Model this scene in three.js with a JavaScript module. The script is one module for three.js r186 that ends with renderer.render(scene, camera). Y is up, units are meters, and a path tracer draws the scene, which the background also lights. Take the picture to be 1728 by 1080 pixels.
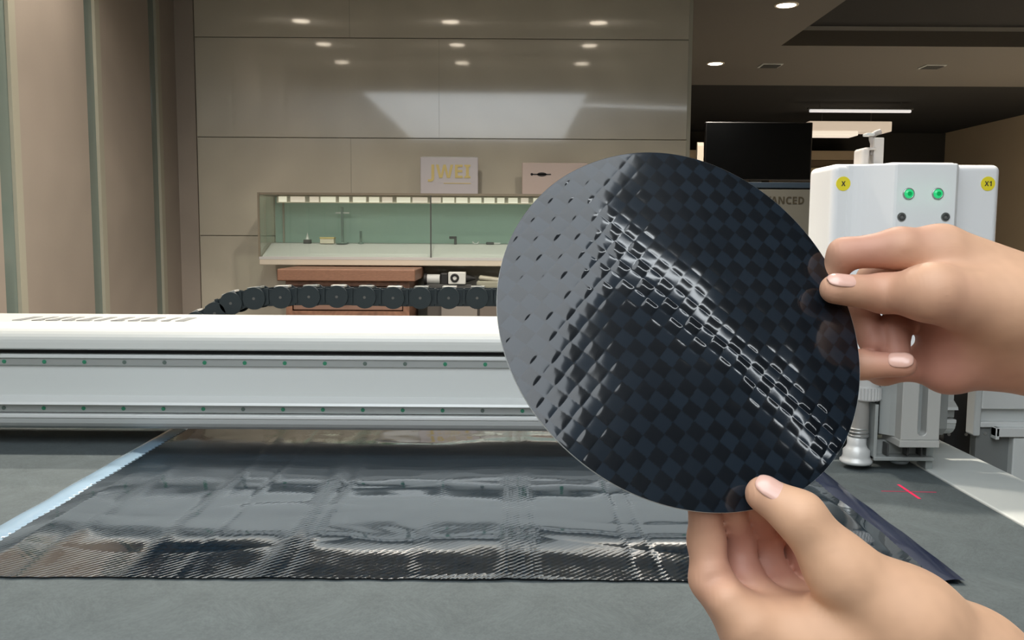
import * as THREE from 'three';
import { MarchingCubes } from 'three/addons/objects/MarchingCubes.js';
import { RoundedBoxGeometry } from 'three/addons/geometries/RoundedBoxGeometry.js';
import { mergeGeometries, mergeVertices } from 'three/addons/utils/BufferGeometryUtils.js';
import { RectAreaLightUniformsLib } from 'three/addons/lights/RectAreaLightUniformsLib.js';
import { FontLoader } from 'three/addons/loaders/FontLoader.js';
import { TextGeometry } from 'three/addons/geometries/TextGeometry.js';
import { ImprovedNoise } from 'three/addons/math/ImprovedNoise.js';

// ---------------------------------------------------------------- camera, exposure, large lights
const scene = new THREE.Scene();
const camera = new THREE.PerspectiveCamera(39.6, 1728 / 1080, 0.02, 60);
camera.position.set(0, 1.27, 0);
camera.rotation.set(THREE.MathUtils.degToRad(-5.52), 0, THREE.MathUtils.degToRad(0.35));
const renderer = new THREE.WebGLRenderer({ antialias: true });
renderer.toneMapping = THREE.LinearToneMapping;
renderer.toneMappingExposure = 1.0;
renderer.shadowMap.enabled = true;
RectAreaLightUniformsLib.init();
scene.background = new THREE.Color(0x000000);

const PANEL_RADIANCE = 3.5;                 // the luminous ceiling panel over the cutting table
const PANEL = { x: -0.4, z: 1.75, w: 2.4, d: 4.6, y: 2.745 };
{
  const l = new THREE.RectAreaLight(new THREE.Color(0.93, 1.0, 1.06), PANEL_RADIANCE, PANEL.w - 0.06, PANEL.d - 0.06);
  l.position.set(PANEL.x, PANEL.y - 0.012, PANEL.z);
  l.lookAt(PANEL.x, 0, PANEL.z);
  l.name = 'ceiling_panel_glow';
  scene.add(l);
}
const DOWN_CD = 14.0;                         // candela of one recessed downlight

// ---------------------------------------------------------------- helpers
const v3 = (a) => new THREE.Vector3(a[0], a[1], a[2]);
let seed = 7;
const rnd = () => { seed = (seed * 1664525 + 1013904223) % 4294967296; return seed / 4294967296; };
const perlin = new ImprovedNoise();
const noise = (x, y, z = 0) => perlin.noise(x + 31.7, y + 17.3, z + 5.1);
const used = {};
function numbered(name) {
  used[name] = (used[name] || 0) + 1;
  return used[name] === 1 ? name : name + '_' + String(used[name] - 1).padStart(3, '0');
}
function shadows(m) { m.castShadow = true; m.receiveShadow = true; return m; }
function merged(gs) {
  if (!Array.isArray(gs)) return gs;
  if (gs.length === 1) return gs[0];
  return mergeGeometries(gs.map((g) => { const n = g.index ? g.toNonIndexed() : g; for (const k of Object.keys(n.attributes)) if (!['position', 'normal', 'uv'].includes(k)) n.deleteAttribute(k); return n; }));
}
function part(name, gs, mat, parent) {       // one named mesh under a thing, part or piece of the setting
  const m = shadows(new THREE.Mesh(merged(gs), mat)); m.name = name; parent.add(m); return m;
}
function thing(name, label, category, pos = [0, 0, 0], group) {
  const o = new THREE.Group(); o.name = numbered(name); o.position.set(...pos); scene.add(o);
  o.userData = { label, category }; if (group) o.userData.group = group;
  return o;
}
function struct(name, gs, mat) {
  const m = shadows(new THREE.Mesh(merged(gs), mat)); m.name = name; m.userData.kind = 'structure'; scene.add(m); return m;
}
function structGroup(name, pos = [0, 0, 0]) { const o = new THREE.Group(); o.name = name; o.position.set(...pos); o.userData.kind = 'structure'; scene.add(o); return o; }
const box = (x0, x1, y0, y1, z0, z1) => {    // uv in metres
  const g = new THREE.BoxGeometry(x1 - x0, y1 - y0, z1 - z0).translate((x0 + x1) / 2, (y0 + y1) / 2, (z0 + z1) / 2);
  const p = g.attributes.position, n = g.attributes.normal, u = g.attributes.uv;
  for (let i = 0; i < p.count; i++) {
    if (Math.abs(n.getX(i)) > 0.5) u.setXY(i, p.getZ(i), p.getY(i));
    else if (Math.abs(n.getY(i)) > 0.5) u.setXY(i, p.getX(i), p.getZ(i));
    else u.setXY(i, p.getX(i), p.getY(i));
  }
  return g;
};
const rbox = (x0, x1, y0, y1, z0, z1, r = 0.003, s = 2) =>
  new RoundedBoxGeometry(x1 - x0, y1 - y0, z1 - z0, s, Math.min(r, (x1 - x0) / 2.01, (y1 - y0) / 2.01, (z1 - z0) / 2.01)).translate((x0 + x1) / 2, (y0 + y1) / 2, (z0 + z1) / 2);
const cylY = (x, y0, y1, z, r0, r1 = r0, seg = 32) => new THREE.CylinderGeometry(r1, r0, y1 - y0, seg).translate(x, (y0 + y1) / 2, z);
const cylZ = (x, y, z0, z1, r0, r1 = r0, seg = 28) => new THREE.CylinderGeometry(r1, r0, z1 - z0, seg).rotateX(Math.PI / 2).translate(x, y, (z0 + z1) / 2);
function extrudeX(pts, x0, x1) {             // profile given as [z, y], swept along x
  const s = new THREE.Shape(pts.map(([z, y]) => new THREE.Vector2(-z, y)));
  return new THREE.ExtrudeGeometry(s, { depth: x1 - x0, bevelEnabled: false, curveSegments: 12 }).rotateY(Math.PI / 2).translate(x0, 0, 0);
}
function extrudeY(pts, y0, y1, bevel = 0) {  // plan given as [x, z], raised along y
  const s = new THREE.Shape(pts.map(([x, z]) => new THREE.Vector2(x, -z)));
  return new THREE.ExtrudeGeometry(s, { depth: y1 - y0 - 2 * bevel, bevelEnabled: bevel > 0, bevelSize: bevel, bevelThickness: bevel, bevelOffset: -bevel, bevelSegments: 5 }).rotateX(-Math.PI / 2).translate(0, y0 + bevel, 0);
}
const font = await new FontLoader().loadAsync('fonts/droid/droid_sans_bold.typeface.json');
function letters(text, size, depth, cx, cy, z, squash = 1) {
  const g = new TextGeometry(text, { font, size, depth, curveSegments: 5, bevelEnabled: false });
  g.computeBoundingBox(); const b = g.boundingBox;
  return g.translate(-(b.min.x + b.max.x) / 2, -(b.min.y + b.max.y) / 2, 0).scale(squash, 1, 1).translate(cx, cy, z);
}
function noiseTexture(n, repeat, fn, srgb = true) {   // fn(u, v) -> [r, g, b] in 0..1
  const d = new Uint8Array(n * n * 4);
  for (let j = 0; j < n; j++) for (let i = 0; i < n; i++) {
    const c = fn(i / n, j / n), k = (j * n + i) * 4;
    d[k] = 255 * Math.min(1, Math.max(0, c[0])); d[k + 1] = 255 * Math.min(1, Math.max(0, c[1])); d[k + 2] = 255 * Math.min(1, Math.max(0, c[2])); d[k + 3] = 255;
  }
  const t = new THREE.DataTexture(d, n, n); t.wrapS = t.wrapT = THREE.RepeatWrapping; t.magFilter = THREE.LinearFilter; t.minFilter = THREE.LinearMipmapLinearFilter; t.generateMipmaps = true;
  if (srgb) t.colorSpace = THREE.SRGBColorSpace;
  t.repeat.set(repeat, repeat); t.needsUpdate = true; return t;
}
const tile = (u, v, f, s) => {               // seamless noise on the unit square
  const a = u * Math.PI * 2, b = v * Math.PI * 2, r = f / (Math.PI * 2);
  return noise(Math.cos(a) * r + s, Math.sin(a) * r + Math.cos(b) * r * 0.7 + s, Math.sin(b) * r + s);
};
const std = (r, g, b, roughness = 0.6, metalness = 0, extra = {}) => { const m = new THREE.MeshPhysicalMaterial({ roughness, metalness, ...extra }); m.color.setRGB(r, g, b); return m; };
const laserPaint = (r, g, b, k) => { const m = glow(r, g, b, k); m.color.setRGB(0.02, 0.01, 0.01); m.roughness = 0.9; return m; };
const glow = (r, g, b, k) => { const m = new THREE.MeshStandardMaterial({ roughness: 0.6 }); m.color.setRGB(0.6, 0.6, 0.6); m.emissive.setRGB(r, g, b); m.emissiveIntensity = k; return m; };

// ---------------------------------------------------------------- materials
const wallTone = noiseTexture(256, 0.35, (u, v) => { const k = 0.93 + 0.07 * tile(u, v, 5, 2) + 0.03 * tile(u, v, 19, 9); return [k, k, k]; });
const M = {
  wall: std(0.66, 0.615, 0.505, 0.16, 0, { clearcoat: 0.9, clearcoatRoughness: 0.045, anisotropy: 1, anisotropyRotation: 0, map: wallTone }),
  joint: std(0.36, 0.33, 0.26, 0.8),
  panelPink: std(0.43, 0.37, 0.315, 0.45, 0, { map: wallTone }),
  panelBack: std(0.2, 0.15, 0.11, 0.8),
  teal: std(0.16, 0.205, 0.185, 0.25, 0, { clearcoat: 0.5 }),
  trim: std(0.40, 0.385, 0.31, 0.4),
  ceiling: std(0.125, 0.115, 0.098, 0.85),
  darkCeiling: std(0.007, 0.007, 0.0065, 0.9),
  darkWall: std(0.035, 0.033, 0.028, 0.85),
  brownWall: std(0.62, 0.50, 0.34, 0.7),
  greyWall: std(0.16, 0.14, 0.12, 0.8),
  floor: std(0.22, 0.21, 0.19, 0.45),
  rear: std(0.30, 0.28, 0.24, 0.8),
  felt: null,
  white: std(0.66, 0.675, 0.645, 0.33, 0, { clearcoat: 0.4, clearcoatRoughness: 0.15 }),
  headWhite: std(0.88, 0.885, 0.89, 0.4, 0, { clearcoat: 0.25, clearcoatRoughness: 0.2 }),
  anodised: std(0.70, 0.72, 0.71, 0.5, 0.25),
  faceplate: std(0.64, 0.665, 0.65, 0.55, 0.1),
  steel: std(0.50, 0.51, 0.50, 0.3, 0.8),
  railSteel: std(0.42, 0.44, 0.43, 0.4, 0.5),
  greyPaint: std(0.52, 0.54, 0.53, 0.55),
  darkGrey: std(0.06, 0.062, 0.06, 0.6),
  black: std(0.012, 0.012, 0.013, 0.6),
  screen: std(0.006, 0.007, 0.008, 0.25),
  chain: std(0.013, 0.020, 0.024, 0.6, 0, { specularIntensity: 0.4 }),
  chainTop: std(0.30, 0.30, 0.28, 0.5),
  greenCap: std(0.03, 0.22, 0.12, 0.4),
  greyCap: std(0.11, 0.15, 0.13, 0.4),
  wood: null,
  gold: std(0.62, 0.50, 0.20, 0.45, 0.2),
  lilac: std(0.56, 0.53, 0.55, 0.3, 0, { clearcoat: 0.4 }),
  pinkCard: std(0.56, 0.46, 0.42, 0.4),
  ink: std(0.03, 0.028, 0.03, 0.7),
  mint: std(0.42, 0.58, 0.50, 0.6),
  cream: std(0.62, 0.56, 0.46, 0.6),
  glass: std(0.95, 0.985, 0.965, 0.02, 0, { transmission: 1, thickness: 0, ior: 1.45 }),
  yellow: std(0.88, 0.74, 0.03, 0.5),
  film: std(0.26, 0.38, 0.49, 0.25, 0, { clearcoat: 0.8, clearcoatRoughness: 0.1 }),
  filmDark: std(0.006, 0.011, 0.032, 0.5, 0, { specularIntensity: 0.15, clearcoat: 0.5, clearcoatRoughness: 0.08 }),
  skin: std(1, 1, 1, 0.5, 0, { vertexColors: true, sheen: 0.25, sheenRoughness: 0.5, sheenColor: new THREE.Color(1, 0.75, 0.6), specularIntensity: 0.6 }),
  nail: std(0.70, 0.43, 0.35, 0.3, 0, { clearcoat: 0.5, clearcoatRoughness: 0.2 }),
  prepreg: std(1, 1, 1, 0.42, 0, { vertexColors: true, clearcoat: 0.9, clearcoatRoughness: 0.07, specularIntensity: 0.22 }),
  sheet: std(1, 1, 1, 0.07, 0, { vertexColors: true, clearcoat: 1, clearcoatRoughness: 0.025, ior: 2.33 }),
  rim: std(0.55, 0.58, 0.58, 0.5),
};
{
  const t = noiseTexture(1024, 5, (u, v) => {       // woven felt underlay: fine cross threads and faint blotches
    const th = 0.5 + 0.5 * Math.sin(u * Math.PI * 2 * 150), tv = 0.5 + 0.5 * Math.sin(v * Math.PI * 2 * 150);
    const k = 0.90 + 0.06 * (th * tv) + 0.05 * tile(u, v, 30, 4) + 0.06 * tile(u, v, 90, 14) + 0.05 * tile(u, v, 6, 1);
    return [k, k, k];
  });
  M.felt = std(0.096, 0.118, 0.124, 0.9, 0, { map: t });
  const w = noiseTexture(512, 1.5, (u, v) => { const k = 0.85 + 0.12 * Math.sin(v * 60 + 5 * tile(u, v, 4, 3)) * 0.5 + 0.12 * tile(u, v, 40, 5); return [k, k * 0.97, k * 0.95]; });
  M.wood = std(0.32, 0.175, 0.115, 0.5, 0, { map: w });
}

// ---------------------------------------------------------------- the setting
const H = 2.77, XL = -1.86, ZB = -5.0, XE = 0.981, XR = 6.3, ZF = -13.4, ZR = 5.2, TZ = -7.2236;
struct('floor', [box(XL - 0.2, XR + 0.2, -0.1, 0, ZF - 0.2, ZR + 0.2)], M.floor);
struct('wall_rear', [box(XL - 0.2, XR + 0.2, 0, 3.4, ZR, ZR + 0.15)], M.rear);
struct('wall_right', [box(XR, XR + 0.15, 0, 3.4, ZF - 0.2, ZR)], M.brownWall);
struct('wall_far', [box(XE - 0.25, XR, 0, 3.4, ZF - 0.15, ZF)], M.greyWall);
struct('wall_inner', [box(XE - 0.22, XE - 0.001, 0, H, ZF, ZB - 0.15)], M.greyWall);
// ceiling: lowered field with the tray beside it, then the black field beyond
struct('ceiling', [
  box(XL - 0.2, 2.12, H, H + 0.12, -9.1, ZR), box(2.12, XR, H, H + 0.12, -9.1, TZ),
], M.ceiling);
struct('ceiling_tray', [box(2.06, XR, 2.922, 3.05, TZ - 0.06, ZR)], std(0.004, 0.004, 0.004, 0.9));
struct('trim_1', [box(2.06, 2.12, H + 0.119, 2.922, TZ, ZR), box(2.06, XR, H + 0.119, 2.922, TZ - 0.06, TZ)], std(0.4, 0.39, 0.36, 0.8));
struct('ceiling_far', [box(XE - 0.22, XR, H + 0.005, H + 0.12, ZF, -9.1)], M.darkCeiling);

// back wall: glossy panels in rows with recessed joints
{
  const w = structGroup('wall_back');
  part('backing', [box(XL, XE - 0.02, 0, H, ZB - 0.2, ZB - 0.012)], M.joint, w);
  part('end_face', [box(XE - 0.02, XE, 0, H, ZB - 0.2, ZB)], M.trim, w);
  const rows = [0.004, 0.157, 0.705, 1.252, 1.795, 2.335, H - 0.002], J = 0.005;
  const joints = [[-0.41], [-0.9], [-0.41], [-0.9], [-0.41], [-0.9]];
  let gap = { x: -1.75 };
  for (let r = 0; r < rows.length - 1; r++) {
    const xs = [gap.x, ...joints[r], XE - 0.021];
    for (let k = 0; k < xs.length - 1; k++) {
      const x0 = xs[k] + (k ? 0.0006 : 0), x1 = xs[k + 1] - (k < xs.length - 2 ? 0.0006 : 0);
      part('panel', [box(x0, x1, rows[r] + J / 2, rows[r + 1] - J / 2, ZB - 0.012, ZB)], M.wall, w);
    }
  }
  part('corner_panel', [box(XL + 0.001, -1.755, 0.004, H - 0.002, ZB - 0.012, ZB + 0.004)], M.panelPink, w);
}
// left wall: broad panels between recessed glass strips with pale edges
{
  const w = structGroup('wall_left');
  part('backing', [box(XL - 0.2, XL - 0.025, 0, H, ZB - 0.2, ZR)], M.panelBack, w);
  const P = 0.6925, S = 0.098, E = 0.046;
  for (let k = -7; k <= 2; k++) {
    const zs = -3.952 - (k - 1 + 0) * P + 0; // near edge of a strip (towards the camera)
    const strip0 = -3.952 - P * (k - 1), strip1 = strip0 - S, edge1 = strip1 - E, next = strip0 - P;
    if (strip1 < ZB) continue;
    part('glass_strip', [box(XL - 0.024, XL - 0.012, 0.002, H - 0.002, strip1, strip0)], M.teal, w);
    part('edge_profile', [box(XL - 0.024, XL + 0.002, 0.002, H - 0.002, edge1, strip1)], M.trim, w);
    part('panel', [box(XL - 0.024, XL, 0.002, H - 0.002, Math.max(next, ZB), edge1)], M.panelPink, w);
  }
}
// far dark bulkhead and pale lintel that show beyond the black screen
struct('bulkhead_far', [box(XE, XR, 2.1, H, ZF, ZF + 0.25)], M.darkWall);

// ---------------------------------------------------------------- lamps
{
  const t = thing('ceiling_light_panel', 'large luminous ceiling panel, mirrored as the pale trapezoid in the glossy wall', 'ceiling light', [PANEL.x, PANEL.y, PANEL.z]);
  const a = PANEL.w / 2, b = PANEL.d / 2;
  part('frame', [box(-a - 0.05, -a, -0.006, 0.024, -b - 0.05, b + 0.05), box(a, a + 0.05, -0.006, 0.024, -b - 0.05, b + 0.05), box(-a, a, -0.006, 0.024, -b - 0.05, -b), box(-a, a, -0.006, 0.024, b, b + 0.05)], M.white, t);
  part('light_diffuser', [box(-a, a, 0, 0.02, -b, b)], glow(0.95, 1, 1, 0.6), t);
}
function downlight(x, z, label, group, cd = DOWN_CD) {
  const t = thing('downlight', label, 'downlight', [x, H, z], group);
  part('trim_ring', [new THREE.LatheGeometry([[0.06, -0.002], [0.066, -0.007], [0.076, -0.006], [0.080, 0]].map(([r, y]) => new THREE.Vector2(r, y)), 32)], M.cream, t);
  part('light_lens', [new THREE.CylinderGeometry(0.06, 0.06, 0.004, 28).translate(0, -0.003, 0)], M.lens, t);
  const l = new THREE.SpotLight(new THREE.Color(1, 0.90, 0.78), cd, 0, 1.15, 0.8, 2);
  l.position.set(x, H - 0.012, z); l.target.position.set(x, 0, z); l.castShadow = true; l.shadow.radius = 2.2; l.name = 'downlight_beam';
  scene.add(l, l.target);
}
M.lens = glow(1, 0.86, 0.68, 20);
downlight(1.777, -5.97, 'lit ceiling downlight nearer to the top edge, above the white cutting head', 'downlights on the low ceiling');
downlight(1.768, -7.97, 'lit ceiling downlight further back, just right of the end of the panelled wall', 'downlights on the low ceiling');
{
  // added linear lamp, out of view, placed to make the glints across the disc
  const t = thing('linear_lamp', 'added linear lamp out of view, placed to make the diagonal glints on the disc', 'lamp', [1.90, 2.735, 0.40]);
  t.rotation.y = -0.19;
  part('light_tube', [rbox(-1.15, 1.15, -0.012, 0.012, -0.02, 0.02, 0.008)], glow(0.94, 1, 1, 1.2), t);
  part('housing', [rbox(-1.18, 1.18, 0.012, 0.035, -0.03, 0.03, 0.004)], M.white, t);
  const l = new THREE.RectAreaLight(new THREE.Color(0.94, 1, 1.04), 15, 2.3, 0.045);
  l.position.set(1.90, 2.718, 0.40); l.rotation.set(-Math.PI / 2, 0, 0.19 * -1); l.name = 'linear_lamp_glow'; scene.add(l);
}
downlight(4.9, -7.65, 'added downlight out of view, put in to brighten the brown right wall', null, 230);  // unseen lamp, added to lift the dim right wall
{
  for (const [row, z] of [[2, -3.52], [1, -2.75], [0, -2.0]]) for (const [col, x] of [['left', -1.51], ['middle', -0.45], ['right', 0.60]])
    downlight(x, z, `downlight mirrored on the glossy wall, ${col} streak of the ${['bottom', 'middle', 'top'][row]} row`, 'downlights mirrored in the glossy wall', DOWN_CD * (col === 'left' ? 0.35 : 0.8));
}
// dark ceiling vents on the lowered ceiling
for (const [x, z, label] of [[2.27, -8.0381, 'small dark ceiling vent beside the further downlight'], [3.7043, -8.0472, 'small dark ceiling fitting above the right side of the cutting head']]) {
  const t = thing('ceiling_vent', label, 'vent', [x, H, z]);
  part('frame', [box(-0.09, 0.09, -0.008, 0, -0.09, 0.09)], M.greyPaint, t);
  for (let k = -3; k <= 3; k++) part('slat', [new THREE.BoxGeometry(0.15, 0.003, 0.016).rotateX(0.5).translate(0, -0.011, k * 0.021)], M.darkGrey, t);
}

// ---------------------------------------------------------------- showcase on the back wall
{
  const X0 = -1.335, X1 = 0.80, Y0 = 1.132, Y1 = 1.480, Z0 = -4.995, Z1 = -4.70;
  const t = thing('display_case', 'long wall-mounted glass display case with mint green back and warm light strip along its top', 'display case', [X0, Y0, Z1]);
  const W = X1 - X0, Hh = Y1 - Y0, D = Z1 - Z0;
  part('base', [rbox(0, W, -0.032, 0.0, -D, 0.005, 0.004)], M.cream, t).userData.label = 'cream base board';
  part('shelf_deck', [extrudeX([[-D + 0.012, 0.001], [-D + 0.012, 0.084], [-D + 0.10, 0.079], [-0.006, 0.012], [-0.006, 0.001]], 0.012, W - 0.012)], M.deck || (M.deck = std(0.54, 0.54, 0.53, 0.5)), t);
  part('back_panel', [box(0.012, W - 0.012, 0.014, Hh - 0.012, -D, -D + 0.01)], M.mint, t).userData.label = 'mint green back panel';
  part('top_board', [box(0, W, Hh - 0.012, Hh, -D, 0)], M.trimDark || (M.trimDark = std(0.22, 0.19, 0.14, 0.5)), t);
  part('side_panel', [box(0, 0.008, 0, Hh - 0.012, -D, -0.004)], M.glass, t);
  part('side_panel', [box(W - 0.008, W, 0, Hh - 0.012, -D, -0.004)], M.glass, t);
  part('corner_post', [box(-0.004, 0.006, 0, Hh, -0.004, 0.004)], M.trimDark, t);
  part('corner_post', [box(0.055, 0.065, 0.014, Hh - 0.03, -D + 0.01, -D + 0.02)], M.trim, t);
  part('front_rail', [box(0, W, -0.002, 0.012, -0.004, 0.006)], M.deck, t);
  const cuts = [0.008, 0.905, 1.62, W - 0.008];
  for (let k = 0; k < 3; k++) {
    const g = part('glass_pane', [box(cuts[k] + 0.002, cuts[k + 1] - 0.002, 0.014, Hh - 0.014, -0.003, 0.001)], M.glass, t);
    if (k) part('pane_edge', [box(cuts[k] - 0.003, cuts[k] + 0.003, 0.012, Hh - 0.012, -0.005, 0.002)], M.darkGrey, t);
  }
  // warm light strip with bright dashes
  const strip = part('light_strip', [box(0.09, W - 0.02, Hh - 0.052, Hh - 0.013, -0.06, -0.03)], M.cream, t);
  const led = glow(1, 0.88, 0.66, 0.62), led2 = glow(1, 0.78, 0.60, 0.5);
  let x = 0.1, k = 0;
  while (x < W - 0.15) { const l = 0.03 + 0.05 * rnd(); part('light_diode', [box(x, x + l, Hh - 0.048, Hh - 0.020, -0.031, -0.0275)], rnd() > 0.3 ? led : led2, strip); x += l + 0.008 + 0.02 * rnd(); k++; }
  const a = new THREE.RectAreaLight(new THREE.Color(1, 0.94, 0.84), 5.5, W - 0.15, 0.03);
  a.position.set(X0 + W / 2, Y0 + Hh - 0.055, Z1 - 0.045); a.lookAt(X0 + W / 2, Y0, Z1 - 0.18); a.name = 'display_case_strip_glow'; scene.add(a);
  // exhibits on the deck
  const dy = Y0 + 0.0795, zz = -4.905;
  const e1 = thing('exhibit_figure', 'tiny dark exhibit with a white tip at the left end of the display case', 'exhibit', [-1.1268, dy, zz]);
  part('base', [rbox(-0.02, 0.02, 0, 0.022, -0.015, 0.015, 0.003)], M.darkGrey, e1);
  part('tip', [new THREE.ConeGeometry(0.011, 0.04, 14).translate(0, 0.042, 0)], M.white, e1);
  const e2 = thing('exhibit_box', 'small yellowish box in the display case beside the dark exhibit', 'box', [-1.0159, dy, zz]);
  part('body', [rbox(-0.038, 0.038, 0, 0.026, -0.025, 0.025, 0.003)], M.cream, e2);
  part('lid', [rbox(-0.04, 0.04, 0.026, 0.036, -0.027, 0.027, 0.003)], M.yellowish || (M.yellowish = std(0.55, 0.44, 0.2, 0.6)), e2);
  const e3 = thing('exhibit_stand', 'slim grey stand with a short arm in the left bay of the display case', 'stand', [-0.9347, dy, zz]);
  part('pole', [box(-0.006, 0.006, 0, 0.2, -0.006, 0.006)], M.greyGreen || (M.greyGreen = std(0.16, 0.22, 0.19, 0.5)), e3);
  part('foot', [rbox(-0.03, 0.03, 0, 0.008, -0.03, 0.03, 0.003)], M.greyGreen, e3);
  part('arm', [box(-0.035, 0.04, 0.165, 0.172, -0.005, 0.005)], M.white, e3);
  const e4 = thing('exhibit_rod', 'short dark upright rod in the display case right of the slim stand', 'rod', [-0.8336, dy, zz]);
  part('rod', [cylY(0, 0.008, 0.07, 0, 0.006, 0.006, 14)], M.greyGreen, e4);
  part('foot', [cylY(0, 0, 0.008, 0, 0.016, 0.014, 16)], M.greyGreen, e4);
  const e5 = thing('exhibit_bracket', 'small dark hook-shaped bracket in the display case right of the pane edge', 'bracket', [-0.3252, dy, zz]);
  part('leg', [rbox(0.005, 0.018, 0, 0.036, -0.008, 0.008, 0.002)], M.darkGrey, e5);
  part('arm', [rbox(-0.022, 0.018, 0.03, 0.044, -0.008, 0.008, 0.002)], M.darkGrey, e5);
  const e6 = thing('exhibit_clip', 'low dark curved clip in the display case, between the bracket and the black disc', 'clip', [-0.2013, dy, zz]);
  part('bow', [new THREE.TorusGeometry(0.016, 0.004, 8, 18, Math.PI).rotateZ(Math.PI).scale(1, 0.8, 1).translate(0, 0.017, 0)], M.greyPaint, e6);
  const e7 = thing('exhibit_tool', 'flat dark little tool lying in the display case nearest to the black disc', 'tool', [-0.1068, dy, zz]);
  part('handle', [rbox(-0.038, 0.005, 0, 0.014, -0.008, 0.008, 0.003)], M.darkGrey, e7);
  part('blade', [rbox(0.005, 0.04, 0.003, 0.011, -0.005, 0.005, 0.002)], M.greyPaint, e7);
  // cards that lean on the wall on top of the case
  const c1 = thing('sign_card', 'lilac grey card with gold JWEI letters standing on the display case', 'sign', [-0.3473, Y1, -4.9]);
  part('card', [rbox(-0.158, 0.158, 0, 0.205, -0.012, 0, 0.005)], M.lilac, c1);
  part('lettering', [letters('JWEI', 0.072, 0.003, 0, 0.118, 0.0, 1.02), box(-0.03, 0.118, 0.062, 0.066, 0, 0.002)], M.gold, c1).userData.label = 'gold letters JWEI with a line below';
  part('top_edge', [box(-0.15, 0.15, 0.2045, 0.207, -0.012, 0)], M.white, c1);
  const c2 = thing('sign_card', 'pinkish card with a small dark drawing on the display case, partly behind the disc', 'sign', [0.228, Y1, -4.9]);
  part('card', [rbox(-0.178, 0.178, 0, 0.178, -0.012, 0, 0.005)], M.pinkCard, c2);
  part('drawing', [cylZ(-0.125, 0.115, 0, 0.002, 0.007), box(-0.125, -0.02, 0.112, 0.118, 0, 0.002), new THREE.CylinderGeometry(0.022, 0.022, 0.002, 20).rotateX(Math.PI / 2).scale(1.2, 0.5, 1).translate(-0.07, 0.115, 0.001)], M.ink, c2);
}
// ---------------------------------------------------------------- brown cabinet and low unit under the case
{
  const t = thing('wooden_cabinet', 'reddish brown wooden cabinet with overhanging top below the display case', 'cabinet', [-0.8138, 0, -4.55]);
  part('top', [rbox(-0.338, 0.338, 1.035, 1.094, -0.25, 0.2, 0.006)], M.wood, t);
  part('carcass', [box(-0.305, -0.285, 0.04, 1.035, -0.25, 0.15), box(0.285, 0.305, 0.04, 1.035, -0.25, 0.15), box(-0.285, 0.285, 0.04, 0.06, -0.25, 0.15), box(-0.285, 0.285, 0.06, 1.035, -0.25, -0.235)], M.wood, t);
  part('plinth', [box(-0.29, 0.29, 0, 0.04, -0.24, 0.12)], M.darkGrey, t);
  part('front_frame', [box(-0.305, -0.275, 0.06, 1.035, 0.15, 0.165), box(0.275, 0.305, 0.06, 1.035, 0.15, 0.165), box(-0.275, 0.275, 1.01, 1.035, 0.15, 0.165), box(-0.275, 0.275, 0.86, 0.885, 0.15, 0.165)], M.wood, t);
  const d = part('drawer', [rbox(-0.27, 0.27, 0.89, 1.005, 0.135, 0.158, 0.003)], M.woodDark || (M.woodDark = std(0.22, 0.13, 0.095, 0.5)), t);
  part('knob', [new THREE.SphereGeometry(0.012, 16, 12).translate(0, 0.945, 0.168)], M.gold, d);
  for (const s of [-1, 1]) { const dd = part('door', [rbox(s > 0 ? 0.003 : -0.27, s > 0 ? 0.27 : -0.003, 0.07, 0.855, 0.14, 0.16, 0.003)], M.wood, t); part('knob', [new THREE.SphereGeometry(0.012, 16, 12).translate(s * 0.03, 0.6, 0.17)], M.gold, dd); }
}
{
  const t = thing('low_cabinet', 'dull grey-brown low cabinet row along the wall, right of the wooden cabinet', 'cabinet', [-0.44, 0, -4.7]);
  const grey = std(0.15, 0.125, 0.105, 0.6), pale = std(0.24, 0.215, 0.19, 0.6);
  part('carcass', [box(0, 1.3, 0.06, 0.945, -0.28, 0.08)], std(0.09, 0.08, 0.07, 0.7), t);
  part('worktop', [rbox(-0.01, 1.31, 0.945, 0.985, -0.28, 0.1, 0.004)], std(0.20, 0.20, 0.18, 0.5), t);
  part('plinth', [box(0.02, 1.28, 0, 0.06, -0.26, 0.05)], M.darkGrey, t);
  for (let k = 0; k < 6; k++) { const d = part('door', [rbox(0.06 + k * 0.2 + 0.012, 0.06 + (k + 1) * 0.2, 0.08, 0.92, 0.08, 0.1, 0.003)], k === 0 ? pale : grey, t); part('handle', [rbox(0.06 + k * 0.2 + 0.17, 0.06 + k * 0.2 + 0.18, 0.6, 0.75, 0.1, 0.115, 0.003)], M.darkGrey, d); }
}
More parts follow.
